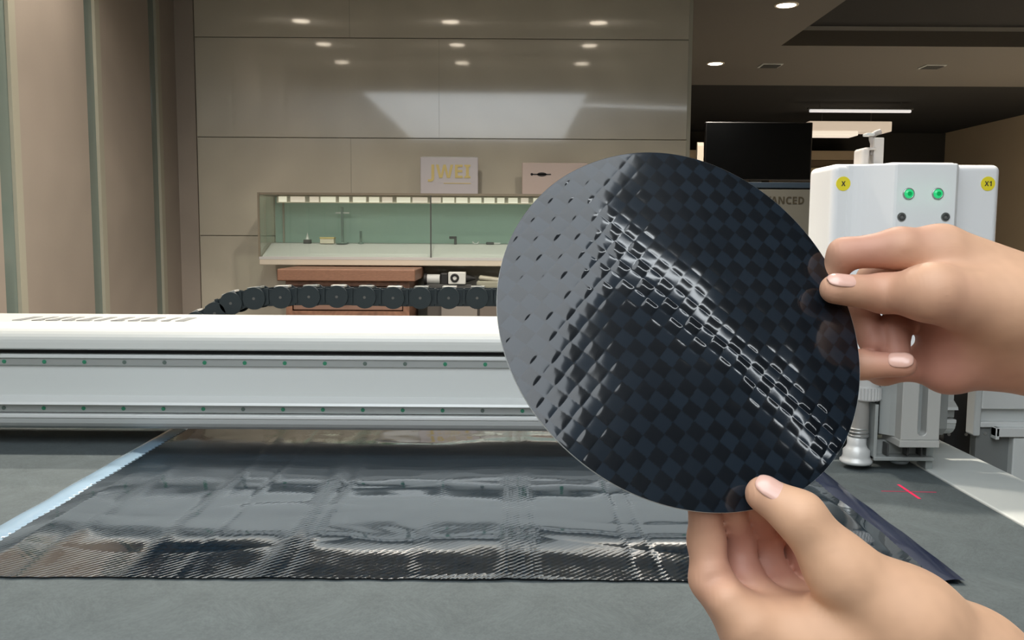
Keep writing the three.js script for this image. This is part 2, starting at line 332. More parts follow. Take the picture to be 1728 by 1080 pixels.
{
  const t = thing('small_device', 'small white and black device with a round dial on the low cabinet', 'device', [-0.3022, 0.985, -4.7]);
  const k = 4.7 / 1500;
  part('body', [rbox(-0.035, 0.058, 0.02, 0.085, -0.04, 0.03, 0.006)], M.white, t);
  part('dial', [new THREE.TorusGeometry(0.017, 0.006, 10, 24).translate(0.0, 0.054, 0.032)], M.black, t);
  part('grip', [rbox(-0.078, -0.035, 0.015, 0.08, -0.03, 0.02, 0.01)], M.black, t);
  part('tube', [new THREE.CylinderGeometry(0.026, 0.026, 0.07, 20).rotateZ(Math.PI / 2).translate(-0.115, 0.045, 0)], M.greyPaint, t);
  part('end_cap', [new THREE.CylinderGeometry(0.03, 0.03, 0.016, 20).rotateZ(Math.PI / 2).translate(-0.155, 0.045, 0)], M.black, t);
  part('nozzle', [new THREE.CylinderGeometry(0.005, 0.022, 0.05, 16).rotateZ(-Math.PI / 2).translate(0.083, 0.05, 0)], M.black, t);
  part('foot', [rbox(-0.15, 0.09, 0, 0.02, -0.03, 0.02, 0.004)], M.darkGrey, t);
  const r = thing('folded_cloth', 'pale grey-green folded cloth beside the small device on the low cabinet', 'cloth', [-0.1329, 0.985, -4.7]);
  part('lower_fold', [rbox(-0.055, 0.075, 0, 0.04, -0.05, 0.05, 0.012)], M.greyGreenPale || (M.greyGreenPale = std(0.28, 0.28, 0.22, 0.8)), r);
  part('upper_fold', [rbox(-0.05, 0.06, 0.04, 0.062, -0.045, 0.045, 0.01).rotateZ(-0.12)], M.trim, r);
}

// ---------------------------------------------------------------- dim area at the right
{
  const Z = -8.0, k = 8 / 1500;
  const t = thing('large_screen', 'large black switched-off screen on a stand, right of the panelled wall', 'screen', [2.1785, 0, Z]);
  part('panel', [rbox(-0.475, 0.475, 1.7616, 2.2701, -0.05, 0, 0.008)], M.black, t);
  part('screen_glass', [box(-0.462, 0.462, 1.772, 2.2598, 0, 0.002)], M.screen, t);
  part('pole', [box(-0.05, 0.05, 0.03, 1.7616, -0.1, -0.05)], M.darkGrey, t);
  part('foot', [rbox(-0.35, 0.35, 0, 0.03, -0.3, 0.2, 0.008)], M.darkGrey, t);
}
{
  const p = thing('white_partition_edge', 'narrow white upright board left of the large black screen', 'board', [1.7891, 0, -8.6]);
  part('board', [extrudeX([[0, 0.1], [-0.05, 0.1], [-0.05, 2.1529], [-0.01, 2.1529], [0, 2.1195]], -0.03, 0.03)], M.cream, p);
  part('foot', [rbox(-0.15, 0.15, 0, 0.1, -0.1, 0.1, 0.01)], M.darkGrey, p);
}
{
  // linear lamp and lit cream lintel near the far ceiling
  const z = -10.2;
  const a = [3.3383, 2.6734, -10.2], b = [4.4811, 2.6606, -10.2];
  const t = thing('linear_lamp', 'thin white linear lamp hanging below the dark far ceiling, right of the black screen', 'lamp', [(a[0] + b[0]) / 2, a[1], z]);
  const L = (b[0] - a[0]) / 2;
  part('light_tube', [rbox(-L, L, -0.016, 0.016, -0.02, 0.02, 0.01)], glow(1, 0.97, 0.95, 0.62), t);
  part('housing', [rbox(-L - 0.02, L + 0.02, 0.016, 0.035, -0.025, 0.025, 0.004)], M.darkGrey, t);
  for (const s of [-0.8, 0.8]) part('hanger', [box(s * L - 0.004, s * L + 0.004, 0.035, H - a[1] + 0.005, -0.004, 0.004)], M.darkGrey, t);
  const l = new THREE.RectAreaLight(new THREE.Color(1, 0.97, 0.95), 0.8, 2 * L, 0.03); l.position.set(t.position.x, a[1] - 0.025, z); l.lookAt(t.position.x, 0, z); l.name = 'linear_lamp_glow'; scene.add(l);
  const c = [3.5392, 2.6378, -10.8], d = [4.5289, 2.5183, -10.8], e = [4.1257, 2.5019, -10.8];
  const u = thing('illuminated_canopy', 'cream lit canopy box hanging below the thin linear lamp beyond the black screen', 'canopy light', [c[0], d[1], -10.8]);
  part('light_fascia', [rbox(0, d[0] - c[0], 0, c[1] - d[1], -0.3, 0, 0.01)], glow(1, 0.78, 0.58, 0.42), u);
  part('light_lip', [rbox(0, e[0] - c[0], -0.05, 0.0, -0.28, 0.01, 0.01)], glow(1, 0.86, 0.68, 0.75), u);
  for (const s of [0.2, 0.8]) part('hanger', [box((d[0] - c[0]) * s - 0.005, (d[0] - c[0]) * s + 0.005, c[1] - d[1], H - d[1] + 0.005, -0.15, -0.14)], M.darkGrey, u);
  const l2 = new THREE.RectAreaLight(new THREE.Color(1, 0.84, 0.66), 1.2, d[0] - c[0], 0.2); l2.position.set((c[0] + d[0]) / 2, d[1] - 0.06, -10.94); l2.lookAt((c[0] + d[0]) / 2, 0, -10.94); l2.name = 'canopy_glow'; scene.add(l2);
}
{
  const z = -12.6, a = [2.3551, 2.4558, -12.6], b = [4.8462, 2.3318, -12.6], c = [2.3607, 2.2266, -12.6], d = [4.315, 2.1317, -12.6];
  const t = thing('shelf_rack', 'far shelf rack with cream boards beyond the large black screen', 'shelf', [a[0], 0, z]);
  const W = b[0] - a[0];
  const board = std(0.50, 0.40, 0.27, 0.6), dark = std(0.14, 0.10, 0.06, 0.7);
  part('board', [box(0, W, b[1], a[1], -0.4, 0)], board, t);
  part('board', [box(0, W, c[1], b[1] - 0.005, -0.4, -0.03)], dark, t);
  part('board', [box(0, W, d[1], c[1] - 0.005, -0.4, 0)], std(0.5, 0.42, 0.26, 0.6), t);
  part('board', [box(0, W, 0.9, 0.95, -0.4, 0)], board, t);
  for (const x of [0.02, W / 2, W - 0.04]) part('upright', [box(x, x + 0.04, 0, d[1], -0.4, -0.02)], dark, t);
}
{
  const a = [0.9272, 1.5185, -4.2], b = [1.4603, 1.4915, -4.2];
  const t = thing('control_cabinet', 'dim grey machine cabinet with dark lettering between the disc and the white cutting head', 'cabinet', [a[0], 0, -4.2]);
  const W = b[0] - a[0];
  part('body', [rbox(0, W, 0.05, b[1] - 0.004, -0.4, 0, 0.006)], std(0.15, 0.145, 0.12, 0.5), t);
  part('top_band', [rbox(-0.004, W + 0.004, b[1], a[1], -0.4, 0.004, 0.004)], std(0.035, 0.055, 0.08, 0.4), t);
  part('plinth', [box(0.02, W - 0.02, 0, 0.05, -0.38, -0.02)], M.black, t);
  part('lettering', [letters('ADVANCED', 0.034, 0.002, 1.2405 - a[0], 1.4354, 0.0)], std(0.05, 0.04, 0.022, 0.6), t);
  part('door', [rbox(0.03, W - 0.03, 0.12, 1.25, 0, 0.006, 0.003)], std(0.12, 0.12, 0.11, 0.5), t);
}

// ---------------------------------------------------------------- the cutting table
const TY = 0.85;
{
  const t = thing('cutting_table', 'large flat cutting table with grey felt top and pale metal side rail', 'table', [0, 0, -1.9]);
  part('felt_top', [box(-1.55, 0.746, TY - 0.02, TY, -1.5, 1.15)], M.felt, t).userData.label = 'grey woven felt top';
  part('frame', [rbox(-1.6, 0.89, TY - 0.22, TY - 0.021, -1.5, 1.15, 0.01)], M.greyPaint, t);
  part('side_rail', [rbox(0.748, 0.885, TY - 0.02, TY + 0.003, -1.5, 1.15, 0.003)], std(0.58, 0.605, 0.58, 0.75, 0.0), t).userData.label = 'pale metal side rail';
  part('side_rail', [rbox(-1.60, -1.552, TY - 0.02, TY + 0.003, -1.5, 1.15, 0.003)], M.faceplate, t);
  for (const x of [-1.5, 0.79]) for (const z of [-1.4, 1.0]) { const l = part('leg', [box(x - 0.05, x + 0.05, 0.03, TY - 0.22, z - 0.05, z + 0.05)], M.greyPaint, t); part('foot', [cylY(x, 0, 0.03, z, 0.05, 0.045, 20)], M.black, l); }
}

// ---------------------------------------------------------------- woven prepreg: shape of the weave, tow reflections painted as colour
const CELL = 0.0076;
function weave(u, v) {                        // height 0..1 of crowned tows crossing over and under, and which tow is on top
  const a = (u + v) / Math.SQRT2 / CELL, b = (u - v) / Math.SQRT2 / CELL;
  const ia = Math.floor(a), ib = Math.floor(b), fa = a - ia, fb = b - ib, warp = ((ia + ib) & 1) === 0;
  const along = warp ? fa : fb, across = Math.abs(2 * (warp ? fb : fa) - 1);
  return [Math.sin(Math.PI * along) * (1 - Math.pow(across, 3.5)), warp, ia * 31 + ib * 17, across];
}
const cellRand = (k) => { const s = Math.sin(k * 12.9898) * 43758.5453; return s - Math.floor(s); };
{
  // the sheet lying on the table: resin-glossy film, creases along its length, soft puckers
  const x0 = -0.700, x1 = 0.545, z0 = -2.25, z1 = -1.043, nx = 500, nz = 440;
  const t = thing('prepreg_sheet', 'glossy black woven carbon fibre sheet with bluish film edges lying on the grey felt table', 'fabric sheet', [0, TY, 0]);
  const g = new THREE.PlaneGeometry(1, 1, nx, nz), p = g.attributes.position, col = new Float32Array(p.count * 3);
  const creases = [[-0.47, 0.010, 0.7], [-0.405, 0.006, 0.35], [-0.30, 0.014, 1.0], [-0.272, 0.008, 0.6], [-0.115, 0.01, 0.25], [-0.005, 0.008, 0.8], [0.012, 0.006, 0.7], [0.030, 0.008, 0.6], [0.155, 0.005, 0.6], [0.185, 0.005, 0.5], [0.36, 0.01, 0.6], [-0.6, 0.012, 0.4]];
  for (let j = 0; j <= nz; j++) for (let i = 0; i <= nx; i++) {
    const k = j * (nx + 1) + i, fx = i / nx, fz = j / nz;
    let x = x0 + (x1 - x0) * fx, z = z0 + (z1 - z0) * fz;
    const [h, warp, id] = weave(x, z);
    const edge = Math.min(1, Math.min(fx, 1 - fx) * 30);
    let y = 0.0016 + 0.00002 * h;
    y += edge * (0.0024 * (0.5 + 0.5 * noise(x * 5, z * 5)) + 0.0026 * Math.max(0, noise(x * 2.6 + 9, z * 8 + 4)) + 0.00025 * noise(x * 20, z * 22, 3));
    { const k1 = Math.min(1, Math.max(0, (z + 1.62) / 0.42)), k2 = Math.min(1, Math.max(0, (-1.043 - z) / 0.14)); y += 0.0028 * k1 * k1 * (3 - 2 * k1) * k2 * k2 * (3 - 2 * k2) * edge * (0.9 + 0.5 * noise(x * 3, z * 3 + 2)); }   // a low swell across the sheet
    let rough = 0;
    for (const [cx, w, a] of creases) {
      const d = (x - cx - 0.012 * noise(cx * 40, z * 2.5)) / w, e = Math.exp(-d * d);
      rough += a * e;
      y += 0.0018 * a * e * (0.5 + 0.6 * noise(cx * 50, z * 9));
    }
    y += Math.min(1, rough) * 0.00035 * h + (0.00010 * Math.max(0, (-0.25 - x) / 0.45)) * h;
    y += Math.max(0, (z + 1.17) / 0.127) * 0.00016 * h;          // the weave stands out more towards the cut front edge
    p.setXYZ(k, x + (fx === 0 || fx === 1 ? 0.002 * noise(z * 60, 3) : 0), y, z + (fz === 1 ? 0.003 * noise(x * 40, 7) : 0));
    const r = cellRand(id), b = warp ? 1 : 0.55, w = 0.8 + 0.4 * r;  // weft darker: the differing reflection of the tows is painted in
    col[k * 3] = 0.006 * b * w; col[k * 3 + 1] = 0.015 * b * w; col[k * 3 + 2] = 0.026 * b * w;
  }
  const idx = g.index.array; for (let k = 0; k < idx.length; k += 3) { const q = idx[k + 1]; idx[k + 1] = idx[k + 2]; idx[k + 2] = q; }
  g.setAttribute('color', new THREE.BufferAttribute(col, 3)); g.computeVertexNormals();
  if (g.attributes.normal.getY(1000) < 0) { for (let k = 0; k < idx.length; k += 3) { const q = idx[k + 1]; idx[k + 1] = idx[k + 2]; idx[k + 2] = q; } g.computeVertexNormals(); }
  part('woven_cloth', g, M.sheet, t);
  const lip = (xa, xb, ha, hb, mat, label, jag) => {                   // selvedge film: a thin curled ribbon
    const n = 158, m = 8, q = new THREE.PlaneGeometry(1, 1, m, n), a = q.attributes.position;
    for (let j = 0; j <= n; j++) for (let i = 0; i <= m; i++) {
      const z = z0 + (z1 - z0) * j / n, s = i / m;
      const tooth = (i === m ? jag * ((Math.floor(j) & 1) ? 1 : -1) : 0), wave = 0.004 * noise(z * 9, xa * 9);
      a.setXYZ(j * (m + 1) + i, xa + (xb - xa) * s + wave + tooth, 0.0025 + ha * Math.sin(Math.PI * Math.min(1, s * 0.9 + 0.1)) * (0.75 + 0.5 * noise(z * 14, 4)) + hb * (1 - s), z);
    }
    q.computeVertexNormals(); part('film_edge', q, mat, t).userData.label = label;
  };
  lip(-0.724, -0.692, 0.004, 0.001, M.film, 'pale blue film edge', 0.003);
  lip(0.552, 0.520, 0.003, 0.0015, M.filmDark, 'dark blue wrinkled film edge', 0.0015);
}
// ---------------------------------------------------------------- the round cut piece held up in front
const DC = v3([0.089, 1.23, -0.44]), DN = v3([0.2421, 0.4934, 0.8354]), DR = 0.0975;
{
  const t = thing('carbon_disc', 'round dark blue-black woven carbon fibre disc held up between two hands', 'disc', [DC.x, DC.y, DC.z]);
  const X = new THREE.Vector3(0, 1, 0).cross(DN).normalize(), Y = DN.clone().cross(X).normalize();
  t.quaternion.setFromRotationMatrix(new THREE.Matrix4().makeBasis(X, Y, DN));
  const N = 380, pos = [], col = [], idx = [];
  const bent = (x, y) => -0.5 * (1.3737 * x * x + 2 * -0.1183 * x * y + 0.2559 * y * y);
  for (let j = 0; j <= N; j++) for (let i = 0; i <= N; i++) {
    const a = 2 * i / N - 1, b = 2 * j / N - 1;
    const m = Math.max(Math.abs(a), Math.abs(b)), l = Math.hypot(a, b) || 1, x = a / l * m * DR, y = b / l * m * DR;
    const [h, warp, id, across] = weave(x, y);
    // tows raised in a diagonal band and at the left edge to shape the glints
    const s = (x + y) / Math.SQRT2, q = (y - x) / Math.SQRT2, wide = 0.011 + 0.016 * Math.max(0, q / DR) + 0.003 * noise(q * 50, 3), left = Math.max(0, (-x - 0.035) / 0.06);
    const f = (m > 0.985 ? 0.2 : 1) * (0.24 + 0.95 * Math.exp(-(((s + 0.001 + 0.012 * Math.max(0, q / DR)) / wide) ** 2)) + 0.8 * Math.min(1, left)) * (0.55 + 0.8 * cellRand(id + 7)) * (0.8 + 0.5 * noise(x * 60 + 3, y * 60));
    const along = (warp ? x + y : x - y) / Math.SQRT2 / CELL, al = Math.abs(2 * (along - Math.floor(along)) - 1);
    const z = (warp ? 0.00010 : 0.00023) * (1 - across * across) * (1 - al ** 4) * f + bent(x, y) + 0.0006 * noise(x * 25, y * 25);
    pos.push(x, y, z);
    const w = 0.85 + 0.3 * cellRand(id), e = warp ? 1 : 0.35;  // weft cells darkened to paint in how tow direction reflects
    col.push(0.0058 * e * w, 0.0105 * e * w, 0.0165 * e * w);
  }
  for (let j = 0; j < N; j++) for (let i = 0; i < N; i++) { const k = j * (N + 1) + i; idx.push(k, k + 1, k + N + 2, k, k + N + 2, k + N + 1); }
  const g = new THREE.BufferGeometry(); g.setAttribute('position', new THREE.Float32BufferAttribute(pos, 3)); g.setAttribute('color', new THREE.Float32BufferAttribute(col, 3)); g.setIndex(idx); g.computeVertexNormals();
  part('woven_face', g, M.prepreg, t);
  // back film and pale cut rim
  const rimP = [], ri = [], S = 240, TH = 0.0011;
  for (let k = 0; k <= S; k++) { const a = k / S * Math.PI * 2, x = Math.cos(a) * DR, y = Math.sin(a) * DR, z = bent(x, y) + 0.0006 * noise(x * 25, y * 25) + 0.00008; rimP.push(x * 1.0005, y * 1.0005, z, x * 1.0005, y * 1.0005, z - TH); }
  for (let k = 0; k < S; k++) { const b = 2 * k; ri.push(b, b + 1, b + 2, b + 1, b + 3, b + 2); }
  const rg = new THREE.BufferGeometry(); rg.setAttribute('position', new THREE.Float32BufferAttribute(rimP, 3)); rg.setIndex(ri); rg.computeVertexNormals();
  part('cut_rim', rg, M.rim, t).userData.label = 'pale cut rim';
  const bp = [0, 0, -TH], bi = []; const RN = 24;
  const back = new THREE.CircleGeometry(DR, 96).toNonIndexed(); void back;
  for (let r = 1; r <= RN; r++) for (let k = 0; k < S; k++) { const a = k / S * Math.PI * 2, x = Math.cos(a) * DR * r / RN, y = Math.sin(a) * DR * r / RN; bp.push(x, y, bent(x, y) + 0.0006 * noise(x * 25, y * 25) - TH); }
  for (let k = 0; k < S; k++) bi.push(0, 1 + (k + 1) % S, 1 + k);
  for (let r = 0; r < RN - 1; r++) for (let k = 0; k < S; k++) { const a = 1 + r * S + k, b = 1 + r * S + (k + 1) % S; bi.push(a, b, a + S, b, b + S, a + S); }
  const bg = new THREE.BufferGeometry(); bg.setAttribute('position', new THREE.Float32BufferAttribute(bp, 3)); bg.setIndex(bi); bg.computeVertexNormals();
  part('backing_film', bg, M.filmDark, t);
}

// ---------------------------------------------------------------- gantry beam across the table
const BZ = -1.70, BX0 = -1.72, BX1 = 0.86;
{
  const t = thing('gantry_beam', 'long white and silver gantry beam of the cutter spanning the grey table', 'machine beam', [0, 0, 0]);
  const cover = [[-1.90, 1.045], [-1.90, 1.088]];
  cover.push([-1.885, 1.0955], [-1.722, 1.0945]);
  for (let k = 1; k <= 10; k++) { const a = k / 10 * Math.PI / 2; cover.push([-1.722 + 0.038 * Math.sin(a), 1.0945 - 0.036 * (1 - Math.cos(a))]); }
  cover.push([-1.684, 1.0475], [-1.689, 1.0445]);
  part('cover', [extrudeX(cover, BX0, BX1)], M.white, t).userData.label = 'white rounded cover';
  part('core', [box(BX0 + 0.005, BX1 - 0.005, 0.905, 1.045, -1.885, BZ - 0.012)], M.black, t);
  part('top_strip', [rbox(BX0, BX1, 1.0265, 1.0345, -1.74, BZ + 0.004, 0.002)], M.anodised, t);
  part('face_panel', [box(BX0, BX1, 0.953, 1.012, -1.75, BZ - 0.006)], M.faceplate, t).userData.label = 'flat pale face panel';
  part('ledge', [extrudeX([[-1.75, 0.937], [-1.75, 0.953], [BZ - 0.004, 0.953], [BZ + 0.012, 0.943], [BZ + 0.014, 0.938]], BX0, BX1)], M.anodised, t);
  part('lower_chamfer', [extrudeX([[-1.88, 0.8815], [-1.88, 0.918], [BZ + 0.006, 0.918], [BZ + 0.007, 0.908], [BZ + 0.004, 0.900], [BZ - 0.002, 0.893], [BZ - 0.012, 0.887], [BZ - 0.03, 0.8825]], BX0, BX1)], M.greyPaint, t);
  part('lower_lip', [rbox(BX0, BX1, 0.9105, 0.9185, -1.72, BZ + 0.010, 0.002)], M.anodised, t);
  const rail = (y, h, off) => {
    const r = part('rail', [rbox(BX0, BX1, y - h / 2, y + h / 2, -1.74, BZ, 0.0015)], M.railSteel, t);
    for (let i = -1; i < 24; i++) { const x = off + i * 0.0774; if (x > 0.55) break; part('screw', [cylZ(x, y, BZ - 0.003, BZ + 0.0012, 0.0042, 0.0038, 16), cylZ(x, y, BZ + 0.001, BZ + 0.0016, 0.0018, 0.0016, 6)], (i * 7 + (y > 1 ? 3 : 0)) % 6 < (y > 1 ? 2 : 1) ? M.greyCap : M.greenCap, r); }
  };
  rail(1.0193, 0.0145, -0.980); rail(0.9285, 0.0165, -0.985);
  // worn grey lettering lying on the top of the cover, too flat to the eye to be read
  const marks = [];
  let x = -0.985; let k = 0;
  while (x < -0.64) { const w = 0.014 + 0.018 * rnd(); const s = 0.010 * (rnd() - 0.3);
    marks.push(extrudeY([[x, -1.742], [x + w * 0.6, -1.742], [x + w * 0.6 + s, -1.815], [x + s, -1.815]], 1.0946, 1.0958));
    if (rnd() > 0.4) marks.push(extrudeY([[x, -1.742], [x + w, -1.742], [x + w, -1.756], [x, -1.756]], 1.0946, 1.0957));
    x += w + 0.007 + 0.006 * rnd(); k++; }
  part('lettering', marks, std(0.16, 0.17, 0.17, 0.7), t).userData.label = 'faint grey lettering on the cover';
}
// ---------------------------------------------------------------- cable chain behind the beam
{
  const t = thing('cable_chain', 'dark grey cable chain of round links running behind the white beam', 'cable chain', [0, 0, -1.93]);
  const P = [[-0.6835, 1.0748, -1.91], [-0.642, 1.0956, -1.91], [-0.6069, 1.1176, -1.91], [-0.5569, 1.1282, -1.91], [-0.4994, 1.1311, -1.91], [-0.4381, 1.1327, -1.91], [-0.3781, 1.1331, -1.91], [-0.3181, 1.1322, -1.91], [-0.2568, 1.1313, -1.91], [-0.1981, 1.1316, -1.91], [-0.1369, 1.132, -1.91], [-0.0756, 1.1324, -1.91], [-0.0156, 1.1328, -1.91], [0.0457, 1.1331, -1.91], [0.1056, 1.1335, -1.91], [0.1669, 1.1339, -1.91], [0.2269, 1.1342, -1.91], [0.2881, 1.1346, -1.91], [0.3481, 1.135, -1.91], [0.4093, 1.1354, -1.91], [0.4694, 1.1345, -1.91], [0.5306, 1.1348, -1.91], [0.5906, 1.1352, -1.91]];
  P.unshift([P[0][0] - 0.055, P[0][1] - 0.035]);
  for (let i = 0; i < P.length; i++) {
    const [x, y] = P[i], q = P[Math.min(i + 1, P.length - 1)], o = P[Math.max(0, i - 1)], ang = Math.atan2(q[1] - o[1], q[0] - o[0]);
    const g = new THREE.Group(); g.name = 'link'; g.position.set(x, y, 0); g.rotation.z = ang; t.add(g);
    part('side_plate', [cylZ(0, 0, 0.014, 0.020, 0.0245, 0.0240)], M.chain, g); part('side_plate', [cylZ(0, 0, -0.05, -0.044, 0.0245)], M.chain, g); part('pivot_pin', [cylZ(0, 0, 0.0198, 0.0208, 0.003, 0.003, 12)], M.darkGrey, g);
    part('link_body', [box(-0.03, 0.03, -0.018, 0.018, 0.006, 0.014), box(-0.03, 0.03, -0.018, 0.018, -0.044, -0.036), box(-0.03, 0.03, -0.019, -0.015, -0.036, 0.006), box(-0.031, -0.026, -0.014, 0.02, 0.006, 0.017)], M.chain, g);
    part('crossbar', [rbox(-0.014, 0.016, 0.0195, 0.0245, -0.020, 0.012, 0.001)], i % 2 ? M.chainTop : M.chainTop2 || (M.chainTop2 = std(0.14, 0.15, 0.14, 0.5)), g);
  }
}
// ---------------------------------------------------------------- cutting head at the right end of the beam
{
  const t = thing('cutting_unit', 'white boxy cutting head with green lights and yellow stickers on the beam', 'machine head', [0, 0, 0]);
  const xl = 0.5515, xr = 0.8427, yt = 1.3942, yb = 1.05;
  part('housing', [rbox(xl, xr, yb, yt, -1.675, -1.55, 0.012, 4)], M.headWhite, t);
  // raised centre: slow curve on the left, steep on the right
  const cl = 0.6079, cm = 0.644, cr = 0.7513, ce = 0.7683;
  const plan = [[cl - 0.04, -1.56], [cl - 0.03, -1.5495]];
  for (let k = 0; k <= 8; k++) { const s = k / 8; plan.push([cl - 0.03 + (cm - cl + 0.03) * s, -1.5495 + 0.034 * s * s * (1.6 - 0.6 * s)]); }
  plan.push([cm + 0.004, -1.514], [cr - 0.004, -1.514], [cr, -1.517], [ce, -1.549], [ce, -1.56]);
  part('centre_panel', [extrudeY(plan, yb, yt - 0.001, 0.004)], M.headWhite, t);
  part('top_cap', [extrudeY([[cm - 0.02, -1.6], [cm - 0.005, -1.522], [cr - 0.002, -1.522], [ce, -1.552], [ce, -1.6]], yt - 0.02, yt + 0.001, 0.008)], M.headWhite, t);
  const z = -1.5138, led = (r, g, b) => { const m = glow(r, g, b, 1); m.color.setRGB(0.01, 0.30, 0.09); m.roughness = 0.15; return m; };
  for (const [x, y] of [[0.6678, 1.3418], [0.7168, 1.3421]]) {
    const b = part('light_button', [new THREE.SphereGeometry(0.0082, 24, 12, 0, Math.PI * 2, 0, Math.PI / 2).rotateX(Math.PI / 2).scale(1, 1, 0.5).translate(x, y, z + 0.001)], led(0.02, 0.42, 0.15), t);
    b.userData.label = 'glowing green button';
    part('bezel', [new THREE.TorusGeometry(0.0085, 0.0016, 8, 28).translate(x, y, z + 0.0008)], M.steel, b);
    part('button_core', [cylZ(x, y, z + 0.0048, z + 0.0056, 0.0036)], led(0.0, 0.08, 0.02), b);
    const pl = new THREE.PointLight(new THREE.Color(0.15, 1, 0.45), 0.00025); pl.position.set(x, y, z + 0.012); pl.name = 'button_glow'; scene.add(pl);
  }
  for (const [x, y] of [[0.6576, 1.303], [0.7318, 1.3034]]) {
    const s = part('screw', [cylZ(x, y, z - 0.001, z + 0.0015, 0.0078, 0.0074)], M.steel, t);
    part('socket', [new THREE.TorusGeometry(0.0042, 0.0016, 8, 20).translate(x, y, z + 0.0016)], M.darkGrey, s);
  }
  part('lettering', [letters('INK', 0.0055, 0.0006, 0.7208, 1.2844, z)], M.ink, t);
  part('pin', [cylZ(0.8347, 1.2454, -1.551, -1.548, 0.003)], M.greyPaint, t);
  for (const [x, y, s] of [[...[0.5703, 1.3601], 'X'], [...[0.8198, 1.3616], 'X1']]) {
    const k = part('sticker', [cylZ(x, y, -1.551, -1.549, 0.0122)], M.yellow, t); k.userData.label = 'yellow round sticker marked ' + s;
    part('lettering', [letters(s, 0.0085, 0.0004, x, y, -1.5492)], M.ink, k);
  }
  // cable arm above the housing
  const ax = [0.6231, 1.4065, -1.62], bx = [0.6639, 1.4467, -1.62];
  const arm = part('cable_arm', [
    rbox(0.6447, 0.6628, yt - 0.005, 1.4456, -1.63, -1.61, 0.002),
    rbox(0.619, 0.635, yt - 0.005, 1.4265, -1.64, -1.60, 0.006),
    rbox(0.6275, 0.6478, 1.4234, 1.4276, -1.635, -1.605, 0.002),
  ], std(0.50, 0.47, 0.44, 0.5), t);
  part('hose', [new THREE.TubeGeometry(new THREE.CatmullRomCurve3([[0.644, 1.4151, -1.62], [0.6475, 1.4319, -1.62], [0.6437, 1.4466, -1.62], [0.6487, 1.4529, -1.62], [0.6591, 1.4571, -1.62]].map(v3)), 24, 0.005, 10)], std(0.34, 0.31, 0.29, 0.5), arm);
  part('clamp', [rbox(0.6307, 0.6456, 1.4486, 1.4538, -1.63, -1.61, 0.002)], M.greyPaint, arm);
  // left tool: collar, spindle, springs and round foot
  const fx = 0.6251 , fz = -1.585;
  const sx = 0.6399;
  const foot = new THREE.LatheGeometry([[0, 0.859], [0.0265, 0.860], [0.0285, 0.8625], [0.0285, 0.8665], [0.0255, 0.8685], [0.0235, 0.874], [0.0235, 0.884], [0.019, 0.8885], [0.0165, 0.895], [0.0165, 0.908], [0.012, 0.909], [0, 0.909]].map(([r, y]) => new THREE.Vector2(r, y)), 36).translate(fx + 0.002, 0, fz);
  const tool = part('pressing_tool', [foot], std(0.62, 0.63, 0.62, 0.35, 0.2), t); tool.userData.label = 'silver spindle with round white foot';
  for (const [y0, y1, r] of [[0.909, 0.914, 0.0185], [0.916, 0.920, 0.018], [0.922, 0.926, 0.017]]) part('ring', [new THREE.LatheGeometry([[0, y0], [r - 0.001, y0], [r, y0 + 0.001], [r, y1 - 0.001], [r - 0.001, y1], [0, y1]].map(([a, b]) => new THREE.Vector2(a, b)), 32).translate(fx + 0.004, 0, fz)], M.steel, tool);
  part('spindle', [cylY(fx + 0.006, 0.909, 0.985, fz, 0.0155)], std(0.36, 0.35, 0.33, 0.4, 0.4), tool);
  const col = []; for (let k = 0; k < 26; k++) { const a = k / 26 * Math.PI * 2; col.push(cylY(sx + 0.0 + 0.024 * Math.cos(a), 0.979, 1.0, fz + 0.024 * Math.sin(a), 0.0032, 0.0032, 8)); }
  part('knurled_collar', [cylY(sx, 0.977, 1.002, fz, 0.0245), cylY(sx, 1.002, 1.06, fz, 0.022), ...col], std(0.62, 0.62, 0.61, 0.35, 0.3), tool);
  // right tool: milled block with slot, flange, lower frame and guard
  const L0 = 0.662, L1 = 0.6827, R1 = 0.7479, s0 = 0.7096, s1 = 0.7272, fy = 0.9159, sy = 0.9307;
  const blockM = std(0.47, 0.47, 0.45, 0.45, 0.25);
  const shp = new THREE.Shape(); shp.moveTo(L1, fy); shp.lineTo(R1, fy); shp.lineTo(R1, 1.06); shp.lineTo(s1, 1.06); shp.lineTo(s1, sy); shp.absarc((s0 + s1) / 2, sy, (s1 - s0) / 2, 0, -Math.PI, true); shp.lineTo(s0, 1.06); shp.lineTo(L1, 1.06);
  const blk = part('tool_block', [new THREE.ExtrudeGeometry(shp, { depth: 0.03, bevelEnabled: true, bevelSize: 0.001, bevelThickness: 0.001, bevelSegments: 1 }).translate(0, 0, -1.56)], blockM, t);
  part('block_core', [extrudeY([[L0 + 0.004, -1.60], [L0, -1.575], [L1 - 0.008, -1.562], [L1, -1.552], [R1 - 0.002, -1.552], [R1 - 0.002, -1.60]], fy, 1.06, 0.001)], std(0.40, 0.42, 0.41, 0.45, 0.3), blk);
  part('flange', [rbox(L1 - 0.004, R1 + 0.001, fy - 0.0135, fy - 0.001, -1.60, -1.526, 0.0015)], blockM, blk);
  part('side_clip', [rbox(R1 + 0.001, R1 + 0.006, 0.9372, 0.9689, -1.56, -1.54, 0.001)], M.white, blk);
  const fr = part('lower_frame', [rbox(L0 - 0.012, L0 - 0.006, 0.8704, 0.971, -1.60, -1.565, 0.001), rbox(L0 - 0.012, 0.7573, 0.8695, 0.8771, -1.60, -1.56, 0.002), box(L0 - 0.006, 0.7458, 0.8771, fy - 0.013, -1.60, -1.585)], std(0.36, 0.38, 0.37, 0.5, 0.3), blk);
